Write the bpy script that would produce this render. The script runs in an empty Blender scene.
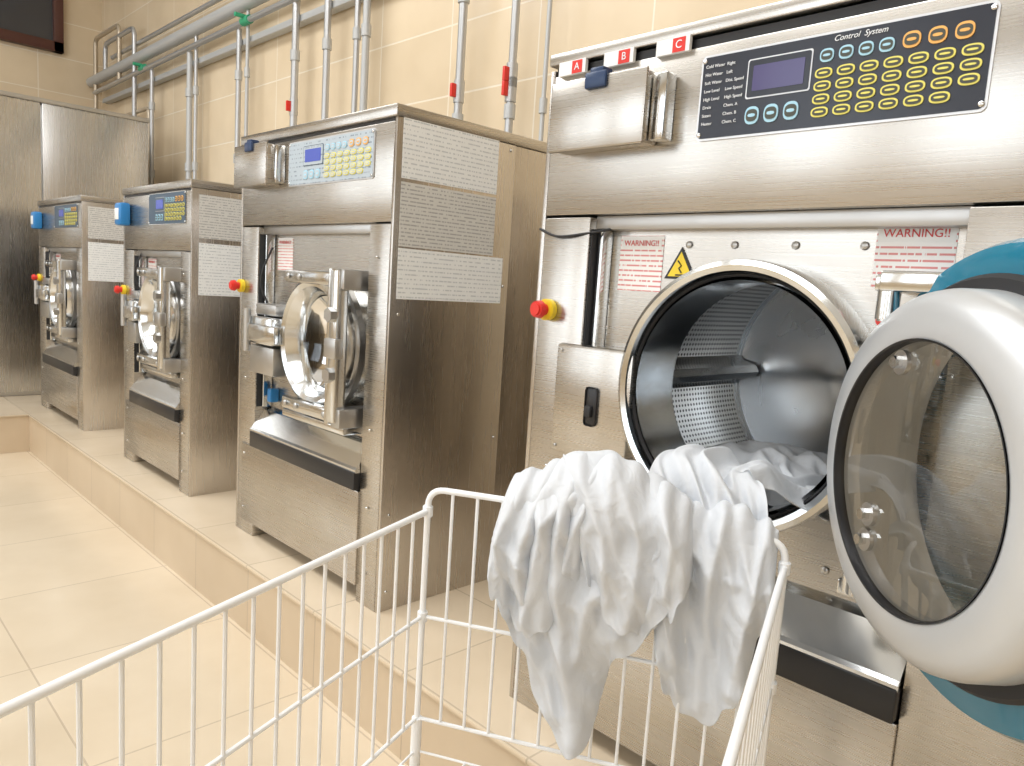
import bpy, bmesh, random
import numpy as np
from math import *
from mathutils import Vector, Matrix, noise
random.seed(4)
sc=bpy.context.scene
sc.view_settings.view_transform='Standard'
sc.view_settings.look='None'
COL=sc.collection
FZ=-0.242   # floor height (platform top is z=0)

# ---------------- materials ----------------
MATS={}
def newmat(name):
    m=bpy.data.materials.new(name);m.use_nodes=True
    nt=m.node_tree;b=nt.nodes['Principled BSDF']
    return m,nt,b
def N(nt,t,**k):
    n=nt.nodes.new(t)
    for a,v in k.items():
        if a in n.inputs.keys(): n.inputs[a].default_value=v
        else: setattr(n,a,v)
    return n
def plain(name,col,rough=.5,metal=0,coat=0,var=.04,bump=0.0,bscale=40,spec=.5):
    if name in MATS: return MATS[name]
    m,nt,b=newmat(name)
    b.inputs['Roughness'].default_value=rough;b.inputs['Metallic'].default_value=metal
    b.inputs['Coat Weight'].default_value=coat;b.inputs['Specular IOR Level'].default_value=spec
    tc=N(nt,'ShaderNodeTexCoord');nz=N(nt,'ShaderNodeTexNoise');nz.inputs['Scale'].default_value=8;nz.inputs['Detail'].default_value=4
    nt.links.new(tc.outputs['Object'],nz.inputs['Vector'])
    r=N(nt,'ShaderNodeValToRGB')
    r.color_ramp.elements[0].color=[max(0,c*(1-var)) for c in col[:3]]+[1]
    r.color_ramp.elements[1].color=[min(1,c*(1+var)) for c in col[:3]]+[1]
    nt.links.new(nz.outputs['Fac'],r.inputs['Fac']);nt.links.new(r.outputs['Color'],b.inputs['Base Color'])
    MATS[name]=m;return m
def steel(name,col=(.545,.52,.485),r0=.22,r1=.34,scale=(1.5,1.5,120),bump=.025,metal=1.0):
    m,nt,b=newmat(name)
    tc=N(nt,'ShaderNodeTexCoord');mp=N(nt,'ShaderNodeMapping');mp.inputs['Scale'].default_value=scale
    nz=N(nt,'ShaderNodeTexNoise');nz.inputs['Scale'].default_value=3;nz.inputs['Detail'].default_value=5
    nt.links.new(tc.outputs['Object'],mp.inputs['Vector']);nt.links.new(mp.outputs['Vector'],nz.inputs['Vector'])
    mr=N(nt,'ShaderNodeMapRange');mr.inputs['To Min'].default_value=r0;mr.inputs['To Max'].default_value=r1
    nt.links.new(nz.outputs['Fac'],mr.inputs['Value']);nt.links.new(mr.outputs['Result'],b.inputs['Roughness'])
    n2=N(nt,'ShaderNodeTexNoise');n2.inputs['Scale'].default_value=3.5;n2.inputs['Detail'].default_value=3
    nt.links.new(tc.outputs['Object'],n2.inputs['Vector'])
    mx=N(nt,'ShaderNodeMixRGB');mx.inputs['Color1'].default_value=[c*.86 for c in col]+[1];mx.inputs['Color2'].default_value=[min(1,c*1.1) for c in col]+[1]
    nt.links.new(n2.outputs['Fac'],mx.inputs['Fac']);nt.links.new(mx.outputs['Color'],b.inputs['Base Color'])
    bp=N(nt,'ShaderNodeBump');bp.inputs['Strength'].default_value=bump;bp.inputs['Distance'].default_value=.002
    nt.links.new(nz.outputs['Fac'],bp.inputs['Height']);nt.links.new(bp.outputs['Normal'],b.inputs['Normal'])
    b.inputs['Metallic'].default_value=metal
    return m
STEEL=steel('brushed_steel')
STEELV=steel('brushed_steel_side',(.56,.53,.495),.2,.32,(60,60,1.5))
STEELP=steel('polished_steel',(.70,.71,.71),.1,.2,(3,3,3),.01)
STEELD=steel('dull_steel',(.52,.515,.505),.3,.45,(4,4,4),.02)
DRUMS=steel('drum_smooth_steel',(.68,.71,.74),.2,.32,(2,60,2),.02)
BLACK=plain('black_plastic',(.015,.015,.017),.35)
RUBBER=plain('dark_rubber',(.02,.02,.022),.6)
WHITEP=plain('white_enamel',(.93,.94,.95),.35,coat=.2)
RED=plain('red_plastic',(.7,.03,.02),.35)
YEL=plain('yellow_plastic',(.85,.62,.03),.4)
YBUT=plain('button_yellow',(.80,.72,.16),.5)
OBUT=plain('button_orange',(.85,.45,.12),.5)
BBUT=plain('button_blue',(.4,.66,.8),.5)
DKB=plain('button_dark',(.06,.065,.05),.5)
PANELK=plain('panel_black',(.018,.022,.035),.25)
PANELG=plain('panel_grey',(.5,.56,.62),.4)
PANELB=plain('panel_navy',(.05,.09,.14),.35)
LCD=plain('lcd_violet',(.07,.06,.17),.15)
LCDB=plain('lcd_blue',(.08,.12,.5),.2)
SILV=plain('silver_trim',(.65,.66,.68),.35,.7)
TEAL=plain('teal_plastic',(.012,.19,.30),.25,coat=.5)
BLUE=plain('blue_plastic',(.02,.2,.5),.35)
NAVY=plain('navy_clip',(.015,.04,.11),.35)
PAPER=plain('label_white',(.85,.85,.84),.5)
REDT=plain('label_red',(.6,.05,.05),.5)
WHT=plain('print_white',(.85,.87,.9),.5)
PIPE=plain('pipe_grey',(.50,.51,.51),.4,.2)
GALV=plain('galvanised_pipe',(.52,.53,.54),.35,.7)
GREEN=plain('green_valve',(.05,.38,.2),.4)
BRASS=plain('brass_pipe',(.55,.47,.36),.35,.5)
BROWN=plain('brown_window_frame',(.09,.03,.02),.4)
GLASSD=plain('dark_window_glass',(.05,.05,.055),.08)
ALU=plain('satin_aluminium',(.66,.68,.70),.34,.5)
ALUW=plain('pale_liner',(.72,.75,.78),.5,.1)

def glassmat(name='clear_glass',i0=1.45,i1=1.6,tint=(.95,.97,.98,1)):
    m,nt,b=newmat(name)
    nt.nodes.remove(b);o=nt.nodes['Material Output']
    t=N(nt,'ShaderNodeBsdfTransparent');t.inputs['Color'].default_value=tint
    g=N(nt,'ShaderNodeBsdfGlossy');g.inputs['Roughness'].default_value=.02
    f=N(nt,'ShaderNodeFresnel')
    nz=N(nt,'ShaderNodeTexNoise');nz.inputs['Scale'].default_value=4
    mr=N(nt,'ShaderNodeMapRange');mr.inputs['To Min'].default_value=i0;mr.inputs['To Max'].default_value=i1
    nt.links.new(nz.outputs['Fac'],mr.inputs['Value']);nt.links.new(mr.outputs['Result'],f.inputs['IOR'])
    mx=N(nt,'ShaderNodeMixShader');nt.links.new(f.outputs['Fac'],mx.inputs['Fac'])
    nt.links.new(t.outputs[0],mx.inputs[1]);nt.links.new(g.outputs[0],mx.inputs[2]);nt.links.new(mx.outputs[0],o.inputs['Surface'])
    return m
GLASS=glassmat()
GLASS2=glassmat('door_pane_glass',1.95,2.15,(.98,.99,1,1))
def tilemat(name,axes,col,mort,bw,bh,rough=.25,off=(0,0),coat=0,msize=.004,var=.04):
    m,nt,b=newmat(name)
    g=N(nt,'ShaderNodeNewGeometry');sp=N(nt,'ShaderNodeSeparateXYZ');cb=N(nt,'ShaderNodeCombineXYZ')
    nt.links.new(g.outputs['Position'],sp.inputs[0])
    for i,a in enumerate(axes):
        ad=N(nt,'ShaderNodeMath',operation='ADD');ad.inputs[1].default_value=off[i]+20*(bw if i==0 else bh)
        nt.links.new(sp.outputs[a],ad.inputs[0]);nt.links.new(ad.outputs[0],cb.inputs[i])
    br=N(nt,'ShaderNodeTexBrick');br.offset=0;br.squash=1
    br.inputs['Scale'].default_value=1;br.inputs['Brick Width'].default_value=bw;br.inputs['Row Height'].default_value=bh
    br.inputs['Mortar Size'].default_value=msize;br.inputs['Mortar Smooth'].default_value=.3;br.inputs['Bias'].default_value=0
    br.inputs['Color1'].default_value=[c*(1-var) for c in col]+[1];br.inputs['Color2'].default_value=[min(1,c*(1+var)) for c in col]+[1];br.inputs['Mortar'].default_value=list(mort)+[1]
    nt.links.new(cb.outputs[0],br.inputs['Vector'])
    nz=N(nt,'ShaderNodeTexNoise');nz.inputs['Scale'].default_value=3;nz.inputs['Detail'].default_value=8
    nt.links.new(g.outputs['Position'],nz.inputs['Vector'])
    rr=N(nt,'ShaderNodeValToRGB');rr.color_ramp.elements[0].position=.3;rr.color_ramp.elements[0].color=(.9,.88,.85,1);rr.color_ramp.elements[1].position=.7;rr.color_ramp.elements[1].color=(1,1,1,1)
    nt.links.new(nz.outputs['Fac'],rr.inputs['Fac'])
    mx=N(nt,'ShaderNodeMixRGB',blend_type='MULTIPLY');mx.inputs['Fac'].default_value=1
    nt.links.new(br.outputs['Color'],mx.inputs['Color1']);nt.links.new(rr.outputs['Color'],mx.inputs['Color2']);nt.links.new(mx.outputs['Color'],b.inputs['Base Color'])
    bp=N(nt,'ShaderNodeBump');bp.invert=True;bp.inputs['Strength'].default_value=.3;bp.inputs['Distance'].default_value=.003
    nt.links.new(br.outputs['Fac'],bp.inputs['Height']);nt.links.new(bp.outputs['Normal'],b.inputs['Normal'])
    b.inputs['Roughness'].default_value=rough;b.inputs['Coat Weight'].default_value=coat
    return m
FLOORM=tilemat('floor_tile',(0,1),(.75,.64,.485),(.60,.50,.38),.6,.6,.2,(.1,.15),msize=.003)
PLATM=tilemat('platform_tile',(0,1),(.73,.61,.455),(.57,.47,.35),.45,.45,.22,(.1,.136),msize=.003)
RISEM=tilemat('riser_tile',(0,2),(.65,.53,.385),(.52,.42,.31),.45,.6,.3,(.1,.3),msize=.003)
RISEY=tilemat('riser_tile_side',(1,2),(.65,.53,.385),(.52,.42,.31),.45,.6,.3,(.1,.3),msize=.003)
WALLM=tilemat('wall_tile',(0,2),(.77,.635,.45),(.89,.80,.66),.6,.33,.25,(.0,.07),msize=.005,var=.03)
WALLY=tilemat('wall_tile_side',(1,2),(.77,.635,.45),(.89,.80,.66),.6,.33,.25,(.0,.07),msize=.005,var=.03)
CEILM=plain('ceiling_paint',(.85,.86,.86),.8)

def perfmat():
    m,nt,b=newmat('perforated_drum_steel')
    uv=N(nt,'ShaderNodeUVMap');mp=N(nt,'ShaderNodeVectorMath',operation='FRACTION')
    nt.links.new(uv.outputs[0],mp.inputs[0])
    sb=N(nt,'ShaderNodeVectorMath',operation='DISTANCE');sb.inputs[1].default_value=(.5,.5,0)
    nt.links.new(mp.outputs[0],sb.inputs[0])
    lt=N(nt,'ShaderNodeMath',operation='LESS_THAN');lt.inputs[1].default_value=.27
    nt.links.new(sb.outputs['Value'],lt.inputs[0])
    mx=N(nt,'ShaderNodeMixRGB');mx.inputs['Color1'].default_value=(.74,.74,.73,1);mx.inputs['Color2'].default_value=(.015,.015,.02,1)
    nt.links.new(lt.outputs[0],mx.inputs['Fac']);nt.links.new(mx.outputs[0],b.inputs['Base Color'])
    iv=N(nt,'ShaderNodeMath',operation='SUBTRACT');iv.inputs[0].default_value=1
    nt.links.new(lt.outputs[0],iv.inputs[1]);nt.links.new(iv.outputs[0],b.inputs['Metallic'])
    b.inputs['Roughness'].default_value=.32
    return m
PERF=perfmat()
def textmat(name,axis,base=(.8,.8,.79),ink=(.35,.35,.36),line=.011,fill=.38,dens=.5,sc_=130):
    m,nt,b=newmat(name)
    g=N(nt,'ShaderNodeTexCoord');sp=N(nt,'ShaderNodeSeparateXYZ');nt.links.new(g.outputs['Object'],sp.inputs[0])
    d=N(nt,'ShaderNodeMath',operation='DIVIDE');d.inputs[1].default_value=line;nt.links.new(sp.outputs[2],d.inputs[0])
    fr=N(nt,'ShaderNodeMath',operation='FRACT');nt.links.new(d.outputs[0],fr.inputs[0])
    fl=N(nt,'ShaderNodeMath',operation='FLOOR');nt.links.new(d.outputs[0],fl.inputs[0])
    lt=N(nt,'ShaderNodeMath',operation='LESS_THAN');lt.inputs[1].default_value=fill;nt.links.new(fr.outputs[0],lt.inputs[0])
    cb=N(nt,'ShaderNodeCombineXYZ')
    ml=N(nt,'ShaderNodeMath',operation='MULTIPLY');ml.inputs[1].default_value=sc_;nt.links.new(sp.outputs[axis],ml.inputs[0]);nt.links.new(ml.outputs[0],cb.inputs[0])
    m2=N(nt,'ShaderNodeMath',operation='MULTIPLY');m2.inputs[1].default_value=7.3;nt.links.new(fl.outputs[0],m2.inputs[0]);nt.links.new(m2.outputs[0],cb.inputs[1])
    nz=N(nt,'ShaderNodeTexNoise');nz.inputs['Scale'].default_value=1;nz.inputs['Detail'].default_value=1;nt.links.new(cb.outputs[0],nz.inputs['Vector'])
    l2=N(nt,'ShaderNodeMath',operation='GREATER_THAN');l2.inputs[1].default_value=dens;nt.links.new(nz.outputs['Fac'],l2.inputs[0])
    mu=N(nt,'ShaderNodeMath',operation='MULTIPLY');nt.links.new(lt.outputs[0],mu.inputs[0]);nt.links.new(l2.outputs[0],mu.inputs[1])
    mx=N(nt,'ShaderNodeMixRGB');mx.inputs['Color1'].default_value=list(base)+[1];mx.inputs['Color2'].default_value=list(ink)+[1]
    nt.links.new(mu.outputs[0],mx.inputs['Fac']);nt.links.new(mx.outputs[0],b.inputs['Base Color']);b.inputs['Roughness'].default_value=.3
    return m
TXW=textmat('printed_notice_white',1,(.92,.95,.97),(.62,.66,.70),.013,.30,.47,150)
TXG=textmat('printed_notice_grey',1,(.70,.70,.68),(.40,.40,.41),.011,.34,.46,150)
TXR=textmat('warning_print',0,(.88,.87,.86),(.68,.25,.24),.0105,.33,.40,170)
TXP=textmat('panel_print',0,(.45,.52,.58),(.22,.27,.33),.014,.3,.52)
def clothmat():
    m,nt,b=newmat('white_linen')
    b.inputs['Base Color'].default_value=(.77,.795,.83,1);b.inputs['Roughness'].default_value=.95
    b.inputs['Sheen Weight'].default_value=.1;b.inputs['Specular IOR Level'].default_value=.2
    tc=N(nt,'ShaderNodeTexCoord');nz=N(nt,'ShaderNodeTexNoise');nz.inputs['Scale'].default_value=24;nz.inputs['Detail'].default_value=5;nz.inputs['Distortion'].default_value=1.4
    nt.links.new(tc.outputs['Object'],nz.inputs['Vector'])
    bp=N(nt,'ShaderNodeBump');bp.inputs['Strength'].default_value=.32;bp.inputs['Distance'].default_value=.012
    nt.links.new(nz.outputs['Fac'],bp.inputs['Height']);nt.links.new(bp.outputs['Normal'],b.inputs['Normal'])
    o=nt.nodes['Material Output'];tr=N(nt,'ShaderNodeBsdfTranslucent');tr.inputs['Color'].default_value=(.82,.86,.92,1)
    ms=N(nt,'ShaderNodeMixShader');ms.inputs['Fac'].default_value=.15
    nt.links.new(b.outputs[0],ms.inputs[1]);nt.links.new(tr.outputs[0],ms.inputs[2]);nt.links.new(ms.outputs[0],o.inputs['Surface'])
    return m
CLOTH=clothmat()

# ---------------- mesh helpers ----------------
def empty(name,loc=(0,0,0)):
    e=bpy.data.objects.new(name,None);e.location=loc;COL.objects.link(e);return e
def mk(name,bm,mat,par=None,smooth=False,mats=None):
    me=bpy.data.meshes.new(name);bm.to_mesh(me);bm.free()
    for mm in (mats or [mat]): me.materials.append(mm)
    if smooth:
        for p in me.polygons:p.use_smooth=True
        me.set_sharp_from_angle(angle=radians(35))
    o=bpy.data.objects.new(name,me);COL.objects.link(o)
    if par: o.parent=par
    return o
def box(name,x0,x1,y0,y1,z0,z1,mat,par=None,bev=.002):
    bm=bmesh.new();bmesh.ops.create_cube(bm,size=1)
    for v in bm.verts: v.co=Vector(((x0+x1)/2+v.co.x*(x1-x0),(y0+y1)/2+v.co.y*(y1-y0),(z0+z1)/2+v.co.z*(z1-z0)))
    if bev: bmesh.ops.bevel(bm,geom=bm.edges[:],offset=bev,segments=2,affect='EDGES',profile=.5)
    return mk(name,bm,mat,par,smooth=bool(bev))
def frame_of(d):
    d=Vector(d).normalized();q=d.to_track_quat('Z','Y');return q.to_matrix()
def cyl(name,p0,p1,r,mat,par=None,seg=20,r2=None,bev=0):
    p0=Vector(p0);p1=Vector(p1);bm=bmesh.new();L=(p1-p0).length
    bmesh.ops.create_cone(bm,cap_ends=True,segments=seg,radius1=r,radius2=r if r2 is None else r2,depth=L)
    if bev: bmesh.ops.bevel(bm,geom=[e for e in bm.edges if len(e.link_faces)==2 and any(len(f.verts)>4 for f in e.link_faces)],offset=bev,segments=2,affect='EDGES')
    M=Matrix.Translation((p0+p1)/2)@frame_of(p1-p0).to_4x4()
    bm.transform(M);return mk(name,bm,mat,par,True)
def lathe(name,prof,origin,axis,mat,par=None,seg=72,closed=False,uvs=None,a0=0,a1=2*pi):
    bm=bmesh.new();M=Matrix.Translation(origin)@frame_of(axis).to_4x4()
    full=abs(a1-a0-2*pi)<1e-6;n=seg if full else seg+1
    rings=[]
    for r,h in prof:
        if r<1e-6: rings.append([bm.verts.new(M@Vector((0,0,h)))]*n)
        else: rings.append([bm.verts.new(M@Vector((r*cos(a0+(a1-a0)*i/seg),r*sin(a0+(a1-a0)*i/seg),h))) for i in range(n)])
    pairs=list(zip(rings[:-1],rings[1:]))
    if closed: pairs.append((rings[-1],rings[0]))
    uvl=bm.loops.layers.uv.new('UVMap') if uvs else None
    for k,(a,b) in enumerate(pairs):
        for i in range(seg):
            j=(i+1)%n
            vs=[a[i],a[j],b[j],b[i]];q=[]
            for v in vs:
                if v not in q:q.append(v)
            if len(q)>=3:
                f=bm.faces.new(q)
                if uvs and len(q)==4:
                    us=[i,i+1,i+1,i];ws=[k,k,k+1,k+1]
                    for l,uu,w in zip(f.loops,us,ws): l[uvl].uv=(uu/seg*uvs[0],w*uvs[1])
    bmesh.ops.recalc_face_normals(bm,faces=bm.faces)
    return mk(name,bm,mat,par,True)
def tube(name,pts,r,mat,par=None,cyclic=False,smooth=False,res=3):
    cu=bpy.data.curves.new(name,'CURVE');cu.dimensions='3D';cu.bevel_depth=r;cu.bevel_resolution=res;cu.use_fill_caps=True
    sp=cu.splines.new('POLY')
    P=[Vector(p) for p in pts]
    if smooth:
        Q=[]
        n=len(P)
        for i in range(n-1):
            a=P[max(0,i-1)];b=P[i];c=P[i+1];d=P[min(n-1,i+2)]
            for k in range(8):
                t=k/8;Q.append(.5*((2*b)+(c-a)*t+(2*a-5*b+4*c-d)*t*t+(3*b-a-3*c+d)*t**3))
        Q.append(P[-1]);P=Q
    sp.points.add(len(P)-1)
    for q,p in zip(sp.points,P): q.co=(*p,1)
    sp.use_cyclic_u=cyclic
    cu.materials.append(mat)
    o=bpy.data.objects.new(name,cu);COL.objects.link(o)
    if par:o.parent=par
    return o
def rounded(P,rad,n=5,cyclic=False):
    P=[Vector(p) for p in P];out=[];m=len(P)
    for i,p in enumerate(P):
        if not cyclic and i in(0,m-1): out.append(p);continue
        a=P[i-1]-p;b=P[(i+1)%m]-p;ra=min(rad,a.length*.45,b.length*.45)
        s=p+a.normalized()*ra;e=p+b.normalized()*ra
        for k in range(n+1):
            t=k/n;out.append((1-t)**2*s+2*t*(1-t)*p+t*t*e)
    return out
def wires(name,segs,r,mat,par,seg=8):
    bm=bmesh.new()
    for p0,p1 in segs:
        p0=Vector(p0);p1=Vector(p1)
        if (p1-p0).length<1e-4: continue
        M=Matrix.Translation((p0+p1)/2)@frame_of(p1-p0).to_4x4()
        bmesh.ops.create_cone(bm,cap_ends=True,segments=seg,radius1=r,radius2=r,depth=(p1-p0).length,matrix=M)
    return mk(name,bm,mat,par,True)
def text(name,s,loc,size,mat,par,rot=(pi/2,0,0),align='LEFT',shear=0,ext=.0003):
    c=bpy.data.curves.new(name,'FONT');c.body=s;c.size=size;c.extrude=ext;c.align_x=align;c.align_y='CENTER';c.shear=shear
    c.materials.append(mat);o=bpy.data.objects.new(name,c);o.location=loc;o.rotation_euler=rot;COL.objects.link(o)
    if par:o.parent=par
    return o
def oval(bm,x,z,y,rx,rz,d,n=20,mi=0,sq=2.6):
    ring=[];ring2=[]
    for i in range(n):
        a=2*pi*i/n;cx=copysign(abs(cos(a))**(2/sq),cos(a));cz=copysign(abs(sin(a))**(2/sq),sin(a))
        ring.append(bm.verts.new((x+rx*cx,y-d,z+rz*cz)));ring2.append(bm.verts.new((x+rx*cx,y,z+rz*cz)))
    f=bm.faces.new(ring);f.material_index=mi
    for i in range(n):
        g=bm.faces.new([ring[i],ring[(i+1)%n],ring2[(i+1)%n],ring2[i]]);g.material_index=mi
def plate_hole(name,x0,x1,z0,z1,y0,y1,cx,cz,r,mat,par,seg=96):
    bm=bmesh.new();ang=[2*pi*i/seg for i in range(seg)]
    corners=[atan2(z-cz,x-cx)%(2*pi) for x in(x0,x1) for z in(z0,z1)]
    for c in corners:
        k=min(range(seg),key=lambda i:abs((ang[i]-c+pi)%(2*pi)-pi));ang[k]=c
    def rect(a):
        dx,dz=cos(a),sin(a);t=1e9
        if dx>1e-9:t=min(t,(x1-cx)/dx)
        if dx<-1e-9:t=min(t,(x0-cx)/dx)
        if dz>1e-9:t=min(t,(z1-cz)/dz)
        if dz<-1e-9:t=min(t,(z0-cz)/dz)
        return cx+dx*t,cz+dz*t
    L=[]
    for y in(y0,y1):
        I=[bm.verts.new((cx+r*cos(a),y,cz+r*sin(a))) for a in ang];O=[bm.verts.new((rect(a)[0],y,rect(a)[1])) for a in ang];L.append((I,O))
    for i in range(seg):
        j=(i+1)%seg
        for (I,O) in L: bm.faces.new([I[i],I[j],O[j],O[i]])
        bm.faces.new([L[0][0][i],L[0][0][j],L[1][0][j],L[1][0][i]])
        bm.faces.new([L[0][1][i],L[0][1][j],L[1][1][j],L[1][1][i]])
    bmesh.ops.recalc_face_normals(bm,faces=bm.faces)
    return mk(name,bm,mat,par,False)
def screws(name,pts,y,r,mat,par,ax='y'):
    bm=bmesh.new()
    for a,b in pts:
        if ax=='y': M=Matrix.Translation((a,y,b))@Matrix.Rotation(pi/2,4,'X')
        else: M=Matrix.Translation((y,a,b))@Matrix.Rotation(pi/2,4,'Y')
        bmesh.ops.create_uvsphere(bm,u_segments=12,v_segments=6,radius=r,matrix=M@Matrix.Diagonal((1,1,.5,1)))
    return mk(name,bm,mat,par,True)

# ---------------- room ----------------
YW=1.15
def slab(name,x0,x1,y0,y1,z0,z1,mat): return box(name,x0,x1,y0,y1,z0,z1,mat,None,0)
slab('floor',-8.5,3,-5,YW,FZ-.1,FZ,FLOORM)
slab('wall_back',-8.6,3.1,YW,YW+.1,FZ-.1,4.2,WALLM)
slab('wall_left',-8.6,-8.5,-5,YW,FZ-.1,4.2,WALLY)
slab('wall_right',3,3.1,-5,YW,FZ-.1,4.2,WALLY)
slab('ceiling',-8.6,3.1,-5.1,YW+.1,4.2,4.3,CEILM)
fw=empty('wall_front')
box('sill_wall',-8.6,3.1,-5.1,-5,FZ-.1,.9,WALLM,fw,0)
box('head_wall',-8.6,3.1,-5.1,-5,3.3,4.2,WALLM,fw,0)
for i,x in enumerate([-8.6,-6.4,-4.2,-2.0,.2,2.4]):
    box(f'pier_{i+1}',x,x+.7,-5.1,-5,.9,3.3,WALLM,fw,0)
for i,x in enumerate([-7.9,-5.7,-3.5,-1.3,.9]):
    w=empty(f'window_{i+1}')
    for k,(a,b,c,d) in enumerate([(x,x+.06,.9,3.3),(x+1.44,x+1.5,.9,3.3),(x,x+1.5,.9,.96),(x,x+1.5,3.24,3.3),(x+.72,x+.78,.9,3.3)]):
        box(f'frame_{k+1}',a,b,-5.09,-5.03,c,d,WHITEP,w)
pl=empty('tiled_platform')
PY=-.136
box('top_slab_row',-8.5,3,PY-.008,YW,-.012,0,PLATM,pl,.003)
box('top_slab_return',-8.5,-5.472,-5,PY-.008,-.012,0,PLATM,pl,.003)
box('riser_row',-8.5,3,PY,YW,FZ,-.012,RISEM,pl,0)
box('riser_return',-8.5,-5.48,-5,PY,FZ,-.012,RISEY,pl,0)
w=empty('window_6')
box('glass',-8.5,-8.47,-2.4,.72,3.0,4.1,GLASSD,w,0)
for k,(a,b,c,d) in enumerate([(-2.5,.80,2.93,3.02),(-2.5,.8,4.08,4.16),(.72,.80,2.93,4.16),(-2.5,-2.42,2.93,4.16),(-.45,-.37,2.93,4.16),(-1.5,-1.42,2.93,4.16)]):
    box(f'frame_{k+1}',-8.5,-8.42,a,b,c,d,BROWN,w)
cb=empty('steel_cold_cabinet')
box('body',-7.3,-6.235,-2.6,.83,.0,2.05,STEELD,cb,.004)
CABM=steel('cabinet_steel',(.56,.555,.545),.22,.32,(40,40,1))
box('door_panel_1',-6.235,-6.22,-1.0,.115,.03,2.06,CABM,cb,.003)
box('door_panel_2',-6.235,-6.22,.125,.83,.03,2.06,CABM,cb,.003)
box('door_panel_3',-6.235,-6.22,-2.6,-1.01,.03,2.06,CABM,cb,.003)
box('top_trim',-7.3,-6.21,-2.6,.835,2.06,2.09,STEELD,cb,.003)

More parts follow.
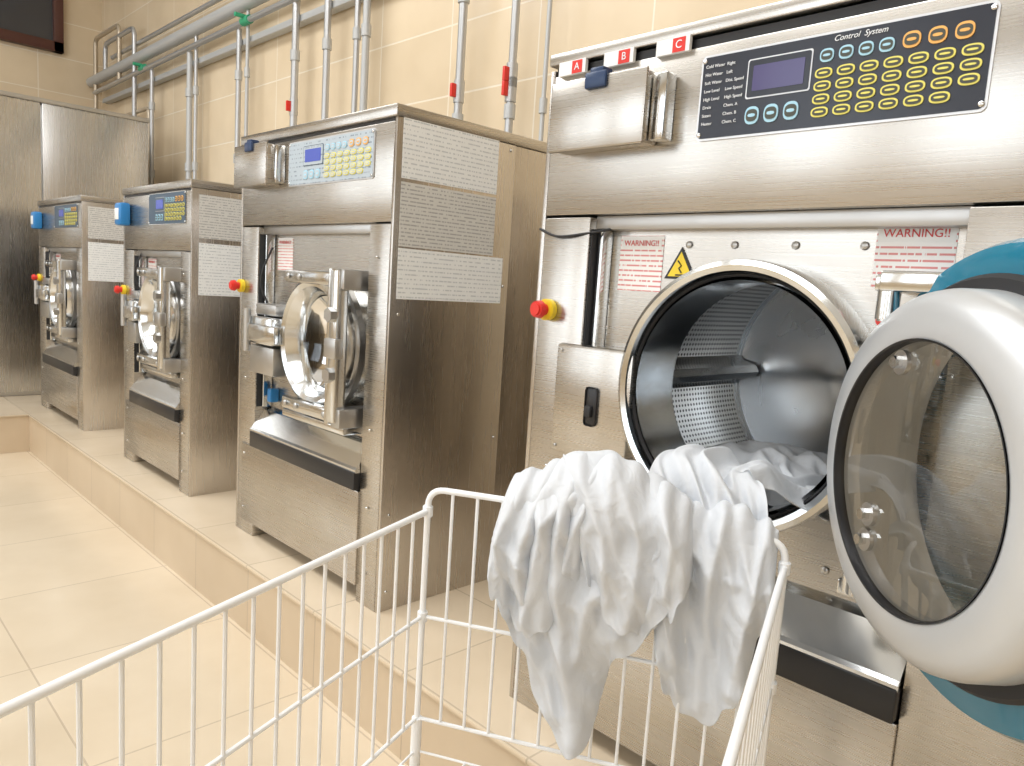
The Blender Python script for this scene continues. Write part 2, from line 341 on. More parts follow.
# ---------------- washers ----------------
def washer(x0,W,H,kind):
    P=empty('industrial_washing_machine',(x0,0,0))
    big=(kind in('open','mid'))
    HF=1.487 if kind=='open' else H
    zp=HF*.783; D=.95
    if kind=='open':cx,cz,R=.515,.825,.245
    elif kind=='mid':cx,cz,R=.60,.785,.205
    else:cx,cz,R=W*.60,.765,.195
    cl=.145
    cr=W-.863 if kind=='open' else .115
    yb=.055
    S=.0125
    box('side_left',0,S-.0005,.0,D,.0,H-.035,STEELV,P,.001)
    box('side_right',W-S+.0005,W,.0,.46,.0,H-.035,STEELV,P,.001)
    box('side_right_rear',W-S-.002,W-.003,.462,D,.0,H-.035,STEELV,P,.001)
    box('back_panel',S,W-S-.003,D-.012,D,.0,H-.035,STEELV,P,.001)
    box('base_pan',S,W-S-.003,.1,D-.013,0.005,.02,STEELV,P,.001)
    box('top_cap',-.003,W+.003,-.006,D+.003,H-(.034 if kind!='open' else .026),H,STEEL,P,.004)
    box('cap_gap',S,W-S-.003,.006,D-.014,HF-.05,H-.03,BLACK,P,0)
    box('control_fascia',S,W-S,-.001,.10,zp,HF-.045 if kind!='open' else HF-.022,STEEL,P,.003)
    box('fascia_underside',cl,W-cr,.02,yb+.004,zp-.03,zp-.001,STEELD,P,.002)
    box('column_left',S,cl,-.001,.09,.0,zp-.005,STEEL,P,.003)
    box('column_right',W-cr,W-S,-.001,.09,.0,zp-.005,STEEL,P,.003)
    zt=.50 if big else .46
    plate_hole('door_plate',cl-.002,W-cr+.002,zt-.03,zp-.002,yb,yb+.006,cx,cz,R-.01,STEEL,P)
    box('plate_reveal_left',cl+.0005,cl+.004,.004,yb-.001,zt,zp-.03,RUBBER,P,.001)
    box('plate_guide_left',cl+.008,cl+.022,.02,yb-.001,zt,zp-.03,STEELP,P,.003)
    bm=bmesh.new()
    ys=[(yb,zt+.0),(yb-.02,zt-.012),(-.012,zt-.075),(-.018,zt-.082),(-.018,zt-.092),(.03,zt-.092)]
    v0=[bm.verts.new((cl+.002,y,z)) for y,z in ys];v1=[bm.verts.new((W-cr-.002,y,z)) for y,z in ys]
    for i in range(len(ys)-1): bm.faces.new([v0[i],v1[i],v1[i+1],v0[i+1]])
    bm.faces.new(v0);bm.faces.new(v1[::-1]);bmesh.ops.recalc_face_normals(bm,faces=bm.faces)
    mk('sloped_tray',bm,STEELP,P)
    box('black_bumper',cl+.004,W-cr-.002,-.022,.03,zt-.146,zt-.088,BLACK,P,.004)
    box('lower_panel',cl*.35,W-cr+.0,-.006,.05,.05,zt-.15,STEEL,P,.003)
    screws('lower_bolts',[(cl*.5,zt-.19),(W-cr*.6,zt-.19),(cl*.5,.1),(W-cr*.6,.1),(cl*.5,zt+.1),(W-cr*.6,zt+.05),(W-cr*.6,zp-.1)],-.006,.005,STEELP,P)
    # drum
    Rd=R+.05
    lathe('drum_front_ring',[(R-.03,yb+.07),(R+.01,yb+.085),(Rd,yb+.09)],(cx,0,cz),(0,1,0),DRUMS,P)
    drum=lathe('drum_shell',[(Rd,yb+.09+.42*i/14) for i in range(15)],(cx,0,cz),(0,1,0),PERF,P,seg=96,uvs=(150,2.4))
    drum.data.materials.append(DRUMS)
    for k,p in enumerate(drum.data.polygons):
        c=p.center;a=(degrees(atan2(c.z-cz,c.x-cx))+360)%360
        if any(abs((a-q+180)%360-180)<26 for q in(20,80,-40,320)) and kind=='open' : p.material_index=1
        if c.y<yb+.13 or c.y>yb+.48: p.material_index=1
    lathe('drum_back',[(Rd,yb+.51),(Rd*.8,yb+.525),(Rd*.3,yb+.53),(.06,yb+.515),(0,yb+.51)],(cx,0,cz),(0,1,0),DRUMS,P)
    for k,a in enumerate((180,300,60)):
        a=radians(a);rr=Rd-.0;u=Vector((cos(a),0,sin(a)));t=Vector((-sin(a),0,cos(a)))
        bm=bmesh.new();pr=[(-.04,.0),(-.026,-.012),(-.016,-.05),(0,-.06),(.016,-.05),(.026,-.012),(.04,0)]
        A=[];B=[]
        for q,h in pr:
            c=Vector((cx,0,cz))+u*(rr+h)+t*q
            A.append(bm.verts.new(c+Vector((0,yb+.10,0))));B.append(bm.verts.new(c+Vector((0,yb+.5,0))))
        for i in range(len(pr)-1): bm.faces.new([A[i],A[i+1],B[i+1],B[i]])
        bm.faces.new(A);bmesh.ops.recalc_face_normals(bm,faces=bm.faces)
        mk(f'drum_lifter_{k+1}',bm,STEELP,P,True)
    if kind=='open':
        lathe('opening_rim',[(R+.006,yb),(R+.008,.0),(R+.005,-.014),(R-.004,-.02),(R-.014,-.016),(R-.018,-.004),(R-.02,.03),(R-.028,.075),(R-.03,.125),(R-.034,.125),(R-.032,.07),(R-.03,0)],(cx,0,cz),(0,1,0),STEELP,P,seg=96)
        lathe('opening_gasket',[(R-.024,.004),(R-.02,-.002),(R-.016,.004)],(cx,0,cz),(0,1,0),RUBBER,P,seg=96)
    else:
        lathe('door_ring',[(R+.008,yb),(R+.01,-.005),(R+.004,-.03),(R-.012,-.04),(R-.028,-.034),(R-.042,-.01),(R-.052,.01),(R-.056,.03)],(cx,0,cz),(0,1,0),STEELP,P,seg=80)
        lathe('door_flange',[(R+.008,.02),(R+.024,.02),(R+.024,.0),(R+.008,.0)],(cx,0,cz),(0,1,0),STEELD,P,seg=80,closed=True)
        lathe('door_glass',[(R-.056,.02),(R-.09,.05),(R-.15,.07),(0,.075)],(cx,0,cz),(0,1,0),GLASS,P,seg=64)
        fx0,fx1=cx-.13,min(cx+.235,W-cr+.01)
        for nm,z in(('clamp_bar_top',cz+R-.0),('clamp_bar_bottom',cz-R-.005)):
            box(nm,fx0,fx1,-.065,-.035,z-.02,z+.02,STEELP,P,.006)
            box(nm+'_foot',fx0+.02,fx0+.06,-.035,yb,z-.016,z+.016,STEELP,P,.003)
            box(nm+'_hinge',fx1-.045,fx1+.005,-.07,yb,z-.03,z+.03,STEELD,P,.005)
        box('clamp_bar_side',fx1-.055,fx1-.01,-.082,-.04,cz-R-.02,cz+R+.03,STEELP,P,.007)
        cyl('clamp_spindle',(fx1-.075,-.06,cz-R-.03),(fx1-.075,-.06,cz+R+.03),.012,STEELP,P)
        cyl('clamp_knob_1',(fx1-.03,-.1,cz-.08),(fx1-.03,-.06,cz-.08),.022,STEELD,P,seg=6)
        cyl('clamp_knob_2',(fx1-.03,-.1,cz+.1),(fx1-.03,-.06,cz+.1),.022,STEELD,P,seg=6)
        box('clamp_latch_block',fx1-.065,fx1-.0,-.09,-.06,cz-.03,cz+.03,STEELD,P,.006)
        screws('clamp_bolts',[(fx0+.03,cz+R-.0),(fx0+.03,cz-R-.005),(fx1-.09,cz+R-.0),(fx1-.09,cz-R-.005),(fx0+.1,cz-R-.005),(fx0+.1,cz+R-.0)],-.068,.01,STEELD,P)
        box('drip_plate',cx-.19,cx+.2,-.03,yb,cz-R-.065,cz-R-.04,STEELP,P,.004)
    if kind=='open':
        box('latch_box',.085,.295,-.012,yb,.64,.885,STEEL,P,.008)
        box('latch_slot_plate',.182,.214,-.018,-.011,.715,.80,BLACK,P,.008)
        box('latch_finger',.188,.206,-.028,-.014,.735,.76,RUBBER,P,.004)
        screws('latch_screws',[(.1,.655),(.1,.87),(.28,.655),(.28,.87)],-.013,.004,STEELD,P)
    else:
        z=cz
        l1=cx-R-.01
        box('latch_body',cl-.02,l1-.03,-.05,yb,z-.04,z+.055,STEELP,P,.006)
        box('latch_tongue',cl+.07,l1+.03,-.07,-.04,z-.03,z+.03,STEELP,P,.005)
        box('latch_lower',cl+.01,l1-.05,-.03,yb,z-.15,z-.05,STEELD,P,.006)
        box('latch_upper_bracket',cl+.03,l1-.06,-.02,yb,z+.06,z+.1,STEELD,P,.006)
        cyl('latch_pin',(cl+.05,-.06,z-.07),(cl+.05,-.06,z+.08),.013,STEELD,P)
        box('hose_box',cl+.05,cl+.08,0.02,yb,z-.26,z-.21,BLUE if kind=='mid' else STEELD,P,.006)
        tube('latch_cable',[(cl+.04,.02,z+.1),(cl+.03,.0,z+.16),(cl+.04,.0,z+.22),(cl+.05,.03,z+.3)],.004,RUBBER,P,smooth=True)
    ex,ez=(.045,.955) if kind=='open' else (.028,.94*H/1.483)
    cyl('estop_collar',(ex,.0,ez),(ex,-.018,ez),.024,YEL,P,seg=28,bev=.002)
    cyl('estop_neck',(ex,-.018,ez),(ex,-.034,ez),.013,RED,P)
    cyl('estop_mushroom',(ex,-.03,ez),(ex,-.05,ez),.021,RED,P,seg=28,r2=.017,bev=.004)
    lw=.11
    box('warning_label_left',cl+.045,cl+.045+lw,yb-.0015,yb,zp-.155,zp-.04,TXR,P,0)
    box('warning_band_left',cl+.05,cl+.04+lw,yb-.0022,yb-.001,zp-.067,zp-.045,PAPER,P,0)
    text('warning_text_left','WARNING!!',(cl+.045+lw/2,yb-.003,zp-.056),.0165,REDT,P,align='CENTER')
    if kind=='open':
        rx=W-cr-.145
        box('warning_label_right',rx,rx+.12,yb-.0015,yb,zp-.125,zp-.02,TXR,P,0)
        box('warning_band_right',rx+.002,rx+.118,yb-.0022,yb-.001,zp-.052,zp-.023,PAPER,P,0)
        text('warning_text_right','WARNING!!',(rx+.06,yb-.003,zp-.038),.0185,REDT,P,align='CENTER')
        bm=bmesh.new()
        def tri(s,y,mi):
            c=Vector((.345,0,zp-.105));vs=[bm.verts.new(c+Vector((s*cos(a),y,s*sin(a)))) for a in (pi/2,pi*7/6,pi*11/6)]
            f=bm.faces.new(vs);f.material_index=mi
        tri(.043,yb-.002,0);tri(.033,yb-.003,1)
        mk('hazard_triangle',bm,None,P,mats=[BLACK,YEL])
        tube('hazard_symbol',[(.339,yb-.004,zp-.09),(.348,yb-.004,zp-.1),(.342,yb-.004,zp-.105),(.349,yb-.004,zp-.114)],.0014,BLACK,P)
        box('hazard_base',.335,.357,yb-.004,yb-.003,zp-.120,zp-.117,BLACK,P,0)
        screws('plate_rivets',[(x,zp-.058) for x in(.36,.46,.58,.7)]+[(.21,.6),(.21,.53),(.82,.6),(.5,.52),(.7,.54)],yb-.002,.0075,STEELD,P)
        tube('black_cable',[(-.0,-.003,1.135),(.06,-.008,1.118),(.14,.0,1.125),(.2,.03,1.14),(.25,.04,1.158)],.0028,RUBBER,P,smooth=True)
        hx=.80;box('hinge_post',hx-.03,hx+.01,-.075,yb,1.03,1.055,STEELP,P,.004)
        cyl('hinge_pin',(hx-.01,-.065,.985),(hx-.01,-.065,1.05),.016,STEELP,P,bev=.003)
        box('hinge_arm_upper',hx-.02,hx+.14,-.085,-.055,1.03,1.06,STEELP,P,.004)
        box('hinge_post_lower',hx-.03,hx+.01,-.075,yb,.555,.58,STEELP,P,.004)
        cyl('hinge_pin_lower',(hx-.01,-.065,.56),(hx-.01,-.065,.65),.016,STEELP,P,bev=.003)
        cyl('door_switch',(.765,.05,.985),(.765,-.01,.985),.012,STEELD,P)
        cyl('door_switch_tip',(.765,-.01,.985),(.765,-.016,.985),.008,RED,P)
    if big:
        box('dispenser_box',.062,.30,-.05,-.001,1.292,1.428,STEEL,P,.006)
        box('dispenser_lid_rim',.058,.305,-.058,-.049,1.288,1.432,STEEL,P,.005)
        box('dispenser_hinge',.302,.335,-.035,-.001,1.297,1.423,STEELP,P,.004)
        box('dispenser_clip',.165,.2,-.062,-.03,1.425,1.447,NAVY,P,.004)
        box('dispenser_clip_tab',.155,.21,-.066,-.056,1.405,1.438,NAVY,P,.005)
    else:
        box('blue_lock_box',.02,.115,-.05,-.001,H*.865,H*.945,BLUE,P,.012)
        box('lock_box_label',.035,.09,-.052,-.049,H*.885,H*.925,PAPER,P,.001)
    if kind=='open':
        for k,(x,c) in enumerate(((.06,'A'),(.185,'B'),(.315,'C'))):
            box(f'tag_plate_{c}',x-.03,x+.045,-.0085,-.0,HF-.026,HF+.003,PAPER,P,0)
            box(f'tag_red_{c}',x+.008,x+.036,-.0095,-.008,HF-.025,HF+.001,RED,P,0)
            text(f'tag_letter_{c}',c,(x+.022,-.010,HF-.012),.021,WHT,P,align='CENTER')
    if big: px0,px1,pz0,pz1=.39,.868,1.292,1.445
    else: px0,px1,pz0,pz1=W*.43,W*.94,H*.865,H*.968
    if kind=='mid': px0,px1,pz0,pz1=.365,.872,1.285,1.428
    pm={'open':PANELK,'mid':TXP,'small':PANELB}[kind]
    bm=bmesh.new();n=8
    def rrect(x0,x1,z0,z1,y,d,rad,mi):
        vs=[]
        for (cx_,cz_,a0) in((x1-rad,z1-rad,0),(x0+rad,z1-rad,pi/2),(x0+rad,z0+rad,pi),(x1-rad,z0+rad,3*pi/2)):
            for i in range(n+1):
                a=a0+pi/2*i/n;vs.append((cx_+rad*cos(a),cz_+rad*sin(a)))
        F=[bm.verts.new((a,y-d,b)) for a,b in vs];G=[bm.verts.new((a,y,b)) for a,b in vs]
        bm.faces.new(F).material_index=mi
        for i in range(len(vs)): bm.faces.new([F[i],F[(i+1)%len(vs)],G[(i+1)%len(vs)],G[i]]).material_index=mi
    rrect(px0,px1,pz0,pz1,0,.005,.01,0);rrect(px0+.004,px1-.004,pz0+.004,pz1-.004,-.005,.001,.008,1)
    pw,ph=px1-px0,pz1-pz0
    def X(f):return px0+pw*f
    def Z(f):return pz0+ph*f
    rrect(X(.20),X(.445),Z(.42),Z(.86),-.006,.001,.004,2 if kind!='mid' else 5);rrect(X(.205),X(.44),Z(.435),Z(.845),-.007,.0008,.004,1)
    rrect(X(.225),X(.42),Z(.5),Z(.78),-.007,.0015,.002,3)
    mk('control_panel',bm,None,P,mats=[SILV if kind!='small' else STEELP,pm,SILV,LCD if kind=='open' else LCDB,PAPER,PANELB])
    bm=bmesh.new()
    def btn(fx,fz,rx,rz,c):
        oval(bm,X(fx),Z(fz),-.006,pw*rx,ph*rz,.0022,mi=c)
        oval(bm,X(fx),Z(fz),-.008,pw*rx*.80,ph*rz*.68,.0010,mi=3)
        oval(bm,X(fx),Z(fz),-.0088,pw*rx*.55,ph*rz*.2,.0006,n=8,mi=c)
    for i in range(4): btn(.495+.065*i,.76,.024,.07,1)
    for i in range(3): btn(.765+.075*i,.77,.027,.08,2)
    for j in range(4):
        for i in range(7 if j<3 else 6):
            btn(.49+.0755*i,.58-.135*j,.030,.054,0)
    for i in range(3): btn(.235+.075*i,.23,.028,.1,1)
    mk('control_buttons',bm,None,P,mats=[YBUT,BBUT,OBUT,DKB if kind!='mid' else PANELG])
    screws('panel_screws',[(X(.015),Z(.93)),(X(.985),Z(.93)),(X(.015),Z(.07)),(X(.985),Z(.07))],-.007,.0045,STEELP,P)
    if kind=='open':
        text('panel_title','Control  System',(X(.60),-.007,Z(.915)),.0125,WHT,P,align='CENTER',shear=.3)
        for j,s in enumerate(['Cold Water','Hot Water','Soft Water','Low Level','High Level','Drain','Steam','Heater']):
            text(f'panel_print_a{j}',s,(X(.022),-.0072,Z(.86-.095*j)),.0078,WHT,P)
        for j,s in enumerate(['Right','Left','Dist. Speed','Low Speed','High Speed','Chem. A','Chem. B','Chem. C']):
            text(f'panel_print_b{j}',s,(X(.112),-.0072,Z(.86-.095*j)),.0078,WHT,P)
    if kind=='mid':
        box('notice_sheet_1',W,W+.0012,.02,.385,1.285,1.458,TXW,P,0)
        box('notice_sheet_2',W,W+.0012,.02,.385,1.095,1.275,TXG,P,0)
        box('notice_sheet_3',W,W+.0012,.02,.43,.945,1.09,TXW,P,0)
        screws('side_screws',[(.03,.3),(.03,.06),(.03,.9),(.44,1.43),(.44,1.0),(.44,.5)],W+.001,.005,STEELP,P,'x')
    elif kind=='small':
        box('notice_sheet_1',W,W+.0012,.03,.36,1.12,1.3,TXG,P,0)
        box('notice_sheet_2',W,W+.0012,.03,.40,.88,1.1,TXW,P,0)
    return P
washer(-1.203,1.10,1.513,'open')
washer(-2.755,.975,1.483,'mid')
washer(-4.088,.865,1.359,'small')
washer(-5.788,.985,1.359,'small')

# ---------------- open door (belongs to the near machine) ----------------
machine=[o for o in bpy.data.objects if o.name=='industrial_washing_machine'][0]
door=empty('open_door',(0,0,0))
C=Vector((-.282,-.237,.797));nx=Vector((.645,.764,0)).normalized();dd=Vector((nx.y,-nx.x,0))
lathe('door_inner_ring',[(.171,.01),(.171,-.022),(.173,-.026),(.177,-.027),(.214,-.017),(.226,-.011),(.234,-.001),(.237,.012),(.238,.045)],C,nx,ALU,door,seg=96)
lathe('door_glass_clip',[(.1715,-.01),(.1695,-.022),(.171,-.028),(.1735,-.0285)],C,nx,BLACK,door,seg=96)
lathe('door_rubber_seal',[(.234,.045),(.252,.046),(.258,.056),(.252,.074),(.238,.074)],C,nx,RUBBER,door,seg=96)
lathe('door_blue_cover',[(.245,.072),(.280,.070),(.296,.076),(.303,.09),(.299,.112),(.280,.132),(.25,.142),(.238,.142)],C,nx,TEAL,door,seg=96)
lathe('door_cover_liner',[(.238,.142),(.235,.13),(.234,.05),(.222,.012),(.171,-.002)],C,nx,ALUW,door,seg=96)
lathe('door_glass_inner',[(.1715,-.018),(.12,-.021),(0,-.022)],C,nx,GLASS2,door,seg=64)
lathe('door_glass_outer',[(.234,.12),(.1,.125),(0,.127)],C,nx,GLASS,door,seg=64)
def dpt(a,b,h): return C+dd*a+Vector((0,0,1))*b+nx*h
for k,(a,b) in enumerate([(-.045,.140),(-.075,-.07),(-.075,-.105)]):
    cyl(f'door_bolt_{k+1}',dpt(a,b,-.036),dpt(a,b,-.020),.008,STEELP,door,seg=6)
    cyl(f'door_washer_{k+1}',dpt(a,b,-.026),dpt(a,b,-.020),.016,STEELD,door)
door.parent=machine;door.matrix_parent_inverse=Matrix.Translation((1.203,0,0))

# ---------------- cart ----------------
cart=empty('wire_laundry_cart')
A=Vector((-.927,-.507,0));B=Vector((-.445,-.243,0));s=Vector((.36,-.933,0)).normalized()*.82
Cn=A+s;Dn=B+s
zt,zs,zm,zb=.668,.63,.45,.27
e=(B-A).normalized();up=Vector((0,0,1));nrm=Vector((e.y,-e.x,0))
def at(p,z): return Vector((p.x,p.y,z))
WR=.0052;WV=.0027
tube('rear_hoop',rounded([at(A,zb-.02),at(A,zt),at(B,zt),at(B,zb-.02)],.03,6),WR,WHITEP,cart,res=4)
tube('front_hoop',rounded([at(Cn,zb-.02),at(Cn,zt),at(Dn,zt),at(Dn,zb-.02)],.03,6),WR,WHITEP,cart,res=4)
for nm,P0,P1 in(('left',A,Cn),('right',B,Dn)):
    wires(f'{nm}_rim',[(at(P0,zs),at(P1,zs))],WR,WHITEP,cart,12)
    wires(f'{nm}_rails',[(at(P0,zm),at(P1,zm)),(at(P0,zb),at(P1,zb))],WV*1.25,WHITEP,cart)
    n=19;L=[]
    for i in range(1,n):
        p=P0.lerp(P1,i/n);L.append((at(p,zs),at(p,zb)))
    wires(f'{nm}_wires',L,WV,WHITEP,cart)
for nm,P0,P1 in(('rear',A,B),('front',Cn,Dn)):
    wires(f'{nm}_rails',[(at(P0,zm),at(P1,zm)),(at(P0,zb),at(P1,zb))],WV*1.25,WHITEP,cart)
    n=13;L=[]
    for i in range(1,n):
        p=P0.lerp(P1,i/n);L.append((at(p,zt),at(p,zb)))
    wires(f'{nm}_wires',L,WV,WHITEP,cart)
zf=.21
L=[(at(A.lerp(Cn,i/17),zf),at(B.lerp(Dn,i/17),zf)) for i in range(0,18)]+[(at(A.lerp(B,i/6),zf),at(Cn.lerp(Dn,i/6),zf)) for i in range(0,7)]
L+=[(at(p,zb),at(p,zf)) for p in (A,B,Cn,Dn)]
wires('bottom_grid',L,WV*.8,WHITEP,cart)
for k,p in enumerate((A,B,Cn,Dn)):
    for z in(zs,zm): cyl(f'sleeve_{k}_{int(z*100)}',at(p,z-.01),at(p,z+.01),.0085,WHITEP,cart,seg=16,bev=.002)
    cyl(f'leg_{k+1}',at(p,zb),at(p,FZ+.1),.009,WHITEP,cart)
    box(f'castor_fork_{k+1}',p.x-.02,p.x+.02,p.y-.016,p.y+.016,FZ+.05,FZ+.105,STEELD,cart,.003)
    cyl(f'castor_wheel_{k+1}',(p.x,p.y-.012,FZ+.038),(p.x,p.y+.012,FZ+.038),.038,RUBBER,cart,seg=28,bev=.003)
wires('undercarriage',[(at(A,0),at(B,0)),(at(Cn,0),at(Dn,0)),(at(A,0),at(Cn,0)),(at(B,0),at(Dn,0))],.006,WHITEP,cart)

# ---------------- linen ----------------
linen=empty('white_bed_sheet')
EN=np.array(e);NN=np.array(nrm);AN=np.array(A)
def wr(s,d,z):
    return AN+s[...,None]*EN+d[...,None]*NN+np.stack([0*z,0*z,z],-1)
def fnoise(P,seed):
    sh=P.shape[:-1];F=P.reshape(-1,3);return np.array([noise.noise(Vector((p[0]+seed,p[1]-seed,p[2]+seed*.5))) for p in F]).reshape(sh)
def crumple(name,X0,infl=.10,freq=17,seed=0,steps=24,iters=6,bend=.42,hold=.035,sm=2):
    nj,ni,_=X0.shape;X=X0.copy()
    jj,ii=np.meshgrid(np.arange(nj),np.arange(ni),indexing='ij')
    du=np.linalg.norm(X0[:,1:]-X0[:,:-1],axis=-1).mean();dv=np.linalg.norm(X0[1:]-X0[:-1],axis=-1).mean()
    C=np.stack([ii*du*freq,jj*dv*freq*.5,0*ii],-1)
    nz=fnoise(C,seed+3)*.5+.5
    X+= (fnoise(C*1.3,seed+20)*.005)[...,None]*NN
    cons=[];S=slice
    def add(a,b,k,sc_=1):
        L=np.linalg.norm(X0[a]-X0[b],axis=-1)*(1+infl*sc_*np.clip((nz[a]+nz[b])/2*1.6-.1,0,2));cons.append((a,b,L,k*.5))
    for o in(0,1):
        n=(ni-o)//2;add((S(None),S(o,o+2*n,2)),(S(None),S(o+1,o+2*n,2)),1)
        n=(nj-o)//2;add((S(o,o+2*n,2),S(None)),(S(o+1,o+2*n,2),S(None)),1,.25)
    for o in(0,1):
        n=(nj-o)//2
        add((S(o,o+2*n,2),S(0,ni-1)),(S(o+1,o+2*n,2),S(1,ni)),.4,.6)
        add((S(o,o+2*n,2),S(1,ni)),(S(o+1,o+2*n,2),S(0,ni-1)),.4,.6)
    for o in range(5):
        a=np.arange(o,ni-4,5);add((S(None),a),(S(None),a+4),bend)
        a=np.arange(o,nj-4,5);add((a,S(None)),(a+4,S(None)),bend,.25)
    for st in range(steps):
        for it in range(iters):
            for a,b,L,k in cons:
                d=X[a]-X[b];l=np.sqrt((d*d).sum(-1))+1e-9;c=((l-L)/l*k)[...,None]*d
                X[a]-=c;X[b]+=c
        X+=(X0-X)*hold
    for _ in range(sm):
        Y=X.copy();Y[1:-1,1:-1]=.4*X[1:-1,1:-1]+.15*(X[:-2,1:-1]+X[2:,1:-1]+X[1:-1,:-2]+X[1:-1,2:]);X=Y
    f=[(j*ni+i,j*ni+i+1,(j+1)*ni+i+1,(j+1)*ni+i) for j in range(nj-1) for i in range(ni-1)]
    me=bpy.data.meshes.new(name);me.from_pydata(X.reshape(-1,3).tolist(),[],f);me.materials.append(CLOTH)
    for p in me.polygons:p.use_smooth=True
    o=bpy.data.objects.new(name,me);COL.objects.link(o);o.parent=linen
    ss=o.modifiers.new('sub','SUBSURF');ss.levels=1;ss.render_levels=1
    so=o.modifiers.new('thick','SOLIDIFY');so.thickness=.0012
    return o
def poly(P,u):
    P=np.array(P,float);L=np.concatenate([[0],np.cumsum(np.linalg.norm(np.diff(P,axis=0),axis=1))]);L/=L[-1]
    out=np.stack([np.interp(u,L,P[:,k]) for k in range(P.shape[1])],-1)
    for _ in range(8): out[1:-1]=.5*out[1:-1]+.25*(out[:-2]+out[2:])
    return out
def ridges(s,z,R):
    h=np.zeros_like(s)
    for pts,amp,w in R:
        P=np.array(pts);best=np.full(s.shape,9.)
        for a,b in zip(P[:-1],P[1:]):
            ab=b-a;t=np.clip(((s-a[0])*ab[0]+(z-a[1])*ab[1])/(ab@ab),0,1)
            d=np.hypot(s-a[0]-t*ab[0],z-a[1]-t*ab[1]);best=np.minimum(best,d)
        r_=amp*np.exp(-(best/w)**1.25)
        h=np.maximum(h,r_)+.25*np.minimum(h,r_)
    return h
def drape(name,top,bot,d0,bulge,R,seed,back=.10,hem=.016,nu=130,nt=108,side=.72,infl=.06,flow=.016,hang=.35):
    u=np.linspace(0,1,nu+1);T=poly(top,u);Bm=poly(bot,u);nb=int(nt*.22)
    T[:,1]+=.006*np.sin(u*15+seed)+.004*np.sin(u*33+seed*2)
    Bm[:,1]+=.005*np.sin(u*27+seed)+.004*np.sin(u*51+seed)
    rows=[]
    for j in range(-nb,nt+1):
        if j<0:
            k=-j/nb;s=T[:,0]+0*u
            d=d0-.012-.03*np.sin(min(1,k*2)*pi/2)*np.ones_like(u)+.004*np.sin(u*20+seed)
            z=T[:,1]-back*(k**1.4)
        else:
            t=j/nt;tt=t
            s=T[:,0]*(1-tt)+Bm[:,0]*tt;z=T[:,1]*(1-tt)+Bm[:,1]*tt
            dep=np.maximum(0,T[:,1]-z)
            prof=1-np.exp(-dep/.022)
            prof=prof*(1-hang*np.clip((dep-.06)/.3,0,1))
            edge=np.clip(np.minimum(u,1-u)/.10,0,1);edge=np.sqrt(1-(1-edge)**2)
            h=ridges(s,z,R)
            fl=np.array([(1-2.6*abs(noise.noise(Vector((a*13+seed+b_*5+.6*sin(b_*9+seed),b_*3,seed)))))+.5*(.5-abs(noise.noise(Vector((a*30+seed+b_*14,b_*9-a*6,seed+4))))*2.2) for a,b_ in zip(s,z)])
            lo=np.clip(dep/.08,0,1)
            d=d0-.012+(bulge*prof+h*prof+flow*fl*(.35+.65*lo))*(1-side+side*edge)+hem*t**3*np.sin(u*2*pi*2.3+seed)
        rows.append(wr(s,d,z))
    return crumple(name,np.array(rows),infl=infl,seed=seed)
def path_sheet(name,keys,seed,nu=90,nv=130,bow=.35,amp=.016,nf=3.0,infl=.05):
    K=np.array(keys,float);t=np.linspace(0,1,nv+1);L=np.concatenate([[0],np.cumsum(np.linalg.norm(np.diff(K[:,:3],axis=0),axis=1))]);L/=L[-1]
    Q=np.stack([np.interp(t,L,K[:,k]) for k in range(5)],-1)
    for _ in range(30): Q[1:-1]=.5*Q[1:-1]+.25*(Q[:-2]+Q[2:])
    u=np.linspace(-1,1,nu+1);rows=[]
    for j in range(nv+1):
        x,y,z,w,an=Q[j];S_=np.array([cos(an),sin(an),0]);Tn=(Q[min(nv,j+1),:3]-Q[max(0,j-1),:3]);Tn/=np.linalg.norm(Tn)
        S_=S_-Tn*(S_@Tn);S_/=np.linalg.norm(S_);Nn=np.cross(S_,Tn)
        if Nn[2]<0 and abs(Tn[2])<.8:Nn=-Nn
        f=np.array([noise.noise(Vector((a*nf+seed+.8*sin(t[j]*5+seed)+t[j]*1.5,t[j]*2.5,seed)))+.4*noise.noise(Vector((a*nf*2.3+seed,t[j]*6,seed+5))) for a in u])
        fold=amp*(1-2.6*np.abs(f))
        rows.append(np.array([x,y,z])+u[:,None]*w/2*S_*(1-.12*u[:,None]**2)+(fold-bow*w/2*u**2)[:,None]*Nn)
    return crumple(name,np.array(rows),infl=infl,seed=seed,sm=4)
R1=[([(.165,.72),(.14,.62),(.155,.50)],.026,.022),([(.205,.73),(.175,.6),(.195,.45),(.24,.36)],.034,.020),([(.25,.75),(.23,.62),(.25,.45),(.275,.31)],.032,.018),
    ([(.32,.74),(.335,.62),(.33,.5)],.030,.022),([(.37,.72),(.385,.62),(.37,.55)],.028,.018),
    ([(.12,.64),(.2,.57),(.27,.53)],.018,.016),([(.41,.69),(.35,.6),(.28,.55),(.27,.45)],.026,.016)]
drape('main_fold',[(.135,.665),(.14,.70),(.165,.725),(.20,.735),(.25,.757),(.30,.758),(.35,.74),(.39,.72),(.418,.69),(.425,.665)],
  [(.128,.575),(.138,.53),(.165,.45),(.203,.38),(.243,.325),(.27,.297),(.292,.305),(.303,.36),(.315,.43),(.35,.485),(.39,.54),(.42,.60)],.0,.045,R1,1.3)
drape('left_flap',[(.13,.675),(.148,.71),(.185,.733),(.23,.745),(.29,.752)],
  [(.122,.60),(.130,.545),(.155,.50),(.187,.475),(.225,.50),(.265,.56)],.008,.044,[([(.175,.73),(.148,.62),(.152,.52)],.026,.018),([(.28,.745),(.21,.66),(.185,.5)],.032,.019),([(.28,.72),(.25,.64),(.24,.55)],.024,.015)],4.7,nu=84,nt=80)
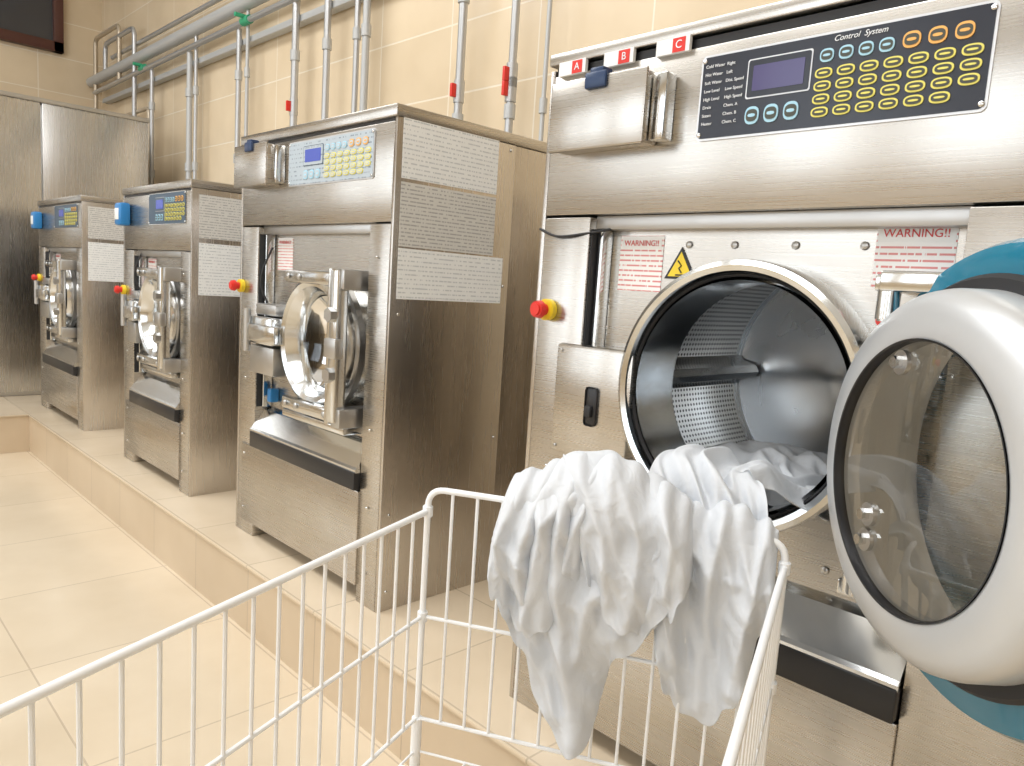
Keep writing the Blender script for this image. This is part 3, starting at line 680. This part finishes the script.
drape('right_lobe',[(.22,.748),(.26,.762),(.32,.755),(.37,.735),(.41,.705),(.424,.68)],
  [(.275,.60),(.29,.555),(.325,.52),(.365,.505),(.40,.54),(.425,.60)],.014,.046,[([(.25,.755),(.30,.66),(.31,.56)],.028,.018),([(.31,.75),(.35,.66),(.35,.54)],.028,.018),([(.37,.73),(.395,.66),(.39,.58)],.026,.016)],8.1,nu=84,nt=70)
drape('second_fold',[(.385,.675),(.40,.695),(.45,.705),(.50,.70),(.525,.69),(.537,.67)],
  [(.375,.52),(.395,.44),(.415,.385),(.445,.378),(.475,.385),(.505,.44),(.525,.52),(.538,.60)],-.004,.030,[([(.41,.69),(.395,.6),(.42,.42)],.028,.017),([(.46,.70),(.45,.6),(.45,.4)],.030,.018),([(.52,.69),(.51,.6),(.49,.45)],.026,.016),([(.40,.66),(.46,.61),(.53,.60)],.014,.014)],11.9,nu=88,nt=98,back=.03)
a0=atan2(e.y,e.x)
def K(sv,off,z,w,an): p=A+e*sv+nrm*off;return (p.x,p.y,z,w,an)
path_sheet('bridge_fold',[K(.455,-.012,.64,.15,a0),K(.45,-.02,.69,.17,a0),K(.43,-.06,.735,.19,a0),(-.625,-.2,.745,.20,a0*.6),(-.62,-.12,.745,.20,.2),(-.61,-.03,.70,.21,.1),(-.62,.07,.675,.26,0),(-.64,.2,.665,.30,0),(-.64,.34,.64,.26,0)],5.5,nf=2.2,amp=.020)
path_sheet('drum_heap',[(-.86,.26,.65,.3,1.57),(-.80,.25,.675,.36,1.57),(-.71,.24,.685,.40,1.57),(-.62,.24,.68,.40,1.57),(-.54,.24,.645,.32,1.57)],9.5,nu=90,nv=90,bow=.25,amp=.024,nf=2.6)

# ---------------- pipes ----------------
yp=YW-.06
PG=empty('wall_pipework')
def pipe(name,pts,r,mat,smooth=False): return tube(name,pts,r,mat,PG,res=4)
pipe('main_duct',[(-8.45,yp-.05,2.72),(2.9,yp-.05,2.78)],.045,PIPE)
pipe('supply_pipe_1',[(-8.3,yp-.06,2.60),(2.9,yp-.06,2.66)],.02,GALV)
pipe('supply_pipe_2',[(-7.9,yp-.02,2.87),(2.9,yp-.02,2.92)],.018,GALV)
box('cable_tray',-8.2,2.9,yp-.02,yp+.04,2.50,2.54,PIPE,PG,.003)
for k,(x,r,m,top) in enumerate([(-6.80,.018,GALV,2.6),(-6.0,.022,PIPE,2.6),(-5.88,.014,GALV,2.72),(-5.15,.018,GALV,2.6),(-5.02,.012,PIPE,2.7),(-4.37,.022,GALV,2.62),(-4.0,.020,GALV,2.62),(-3.69,.016,GALV,2.62),(-3.60,.020,PIPE,2.7),(-2.80,.02,GALV,2.62),(-2.45,.018,GALV,2.65),(-2.25,.010,PIPE,2.65)]):
    pipe(f'drop_pipe_{k+1}',[(x,yp-.04,top),(x,yp-.04,.6)],r,m)
    for q in(1.75,2.3): cyl(f'pipe_coupling_{k+1}_{int(q*100)}',(x,yp-.04,q-.03),(x,yp-.04,q+.03),r+.007,PIPE,PG)
for k,x in enumerate((-6.95,-5.0)):
    cyl(f'green_valve_{k+1}',(x-.05,yp-.06,2.62),(x+.05,yp-.06,2.62),.028,GREEN,PG)
    cyl(f'green_handle_{k+1}',(x,yp-.14,2.64),(x,yp-.06,2.64),.014,GREEN,PG)
for k,(x,z) in enumerate(((-2.80,1.88),(-2.45,1.84),(-2.45,1.90),(-4.37,2.0))):
    box(f'red_valve_handle_{k+1}',x-.008,x+.008,yp-.09,yp-.05,z-.03,z+.03,RED,PG,.003)
    cyl(f'brass_valve_{k+1}',(x,yp-.04,z-.05),(x,yp-.04,z+.05),.025,GALV,PG)
pipe('left_loop',rounded([(-8.3,yp-.05,2.45),(-8.3,yp-.05,3.1),(-7.6,yp-.05,3.1),(-7.6,yp-.05,2.6)],.08,5),.02,BRASS)
pipe('left_loop_2',rounded([(-8.0,yp-.05,2.72),(-8.0,yp-.05,3.0),(-7.2,yp-.05,3.0),(-7.2,yp-.05,2.2)],.08,5),.02,GALV)
pipe('brass_drop',rounded([(-8.35,yp-.03,3.0),(-8.35,yp-.03,2.3),(-6.9,yp-.03,2.3),(-6.9,yp-.03,1.4)],.06,5),.016,BRASS)

# ---------------- lights ----------------
world=bpy.data.worlds.new('World');sc.world=world;world.use_nodes=True
bg=world.node_tree.nodes['Background'];bg.inputs['Color'].default_value=(.86,.93,1,1);bg.inputs['Strength'].default_value=1.35
def area(name,loc,size,power,rot=(0,0,0),col=(.97,.985,1)):
    l=bpy.data.lights.new(name,'AREA');l.shape='RECTANGLE';l.size=size[0];l.size_y=size[1];l.energy=power;l.color=col
    o=bpy.data.objects.new(name,l);o.location=loc;o.rotation_euler=rot;COL.objects.link(o);return o
area('ceiling_fill',(-1.2,-1.6,4.1),(3,1.6),95)  # added fill under the unseen ceiling to brighten the room, no fixture modelled
area('ceiling_fill.001',(-4.8,-1.6,4.1),(3,1.6),100)
for i,x in enumerate([-7.15,-4.95,-2.75,-.55,1.65]):
    area('window_daylight' if i==0 else f'window_daylight.{i:03d}',(x,-4.98,2.1),(1.4,2.3),22,(radians(90),0,0),(.90,.955,1))

# ---------------- camera ----------------
yaw,pitch,roll=.7911,-.1272,.0652
F=Vector((-sin(yaw)*cos(pitch),cos(yaw)*cos(pitch),sin(pitch)))
Rt=F.cross(up).normalized();U=Rt.cross(F)
r2=Rt*cos(roll)+U*sin(roll);u2=-Rt*sin(roll)+U*cos(roll)
M=Matrix((( r2.x,u2.x,-F.x,0),(r2.y,u2.y,-F.y,-1.25),(r2.z,u2.z,-F.z,1.0),(0,0,0,1)))
cam=bpy.data.cameras.new('camera');cam.sensor_width=36;cam.lens=748.1/1024*36;cam.clip_start=.02
co=bpy.data.objects.new('camera',cam);co.matrix_world=M;COL.objects.link(co);sc.camera=co
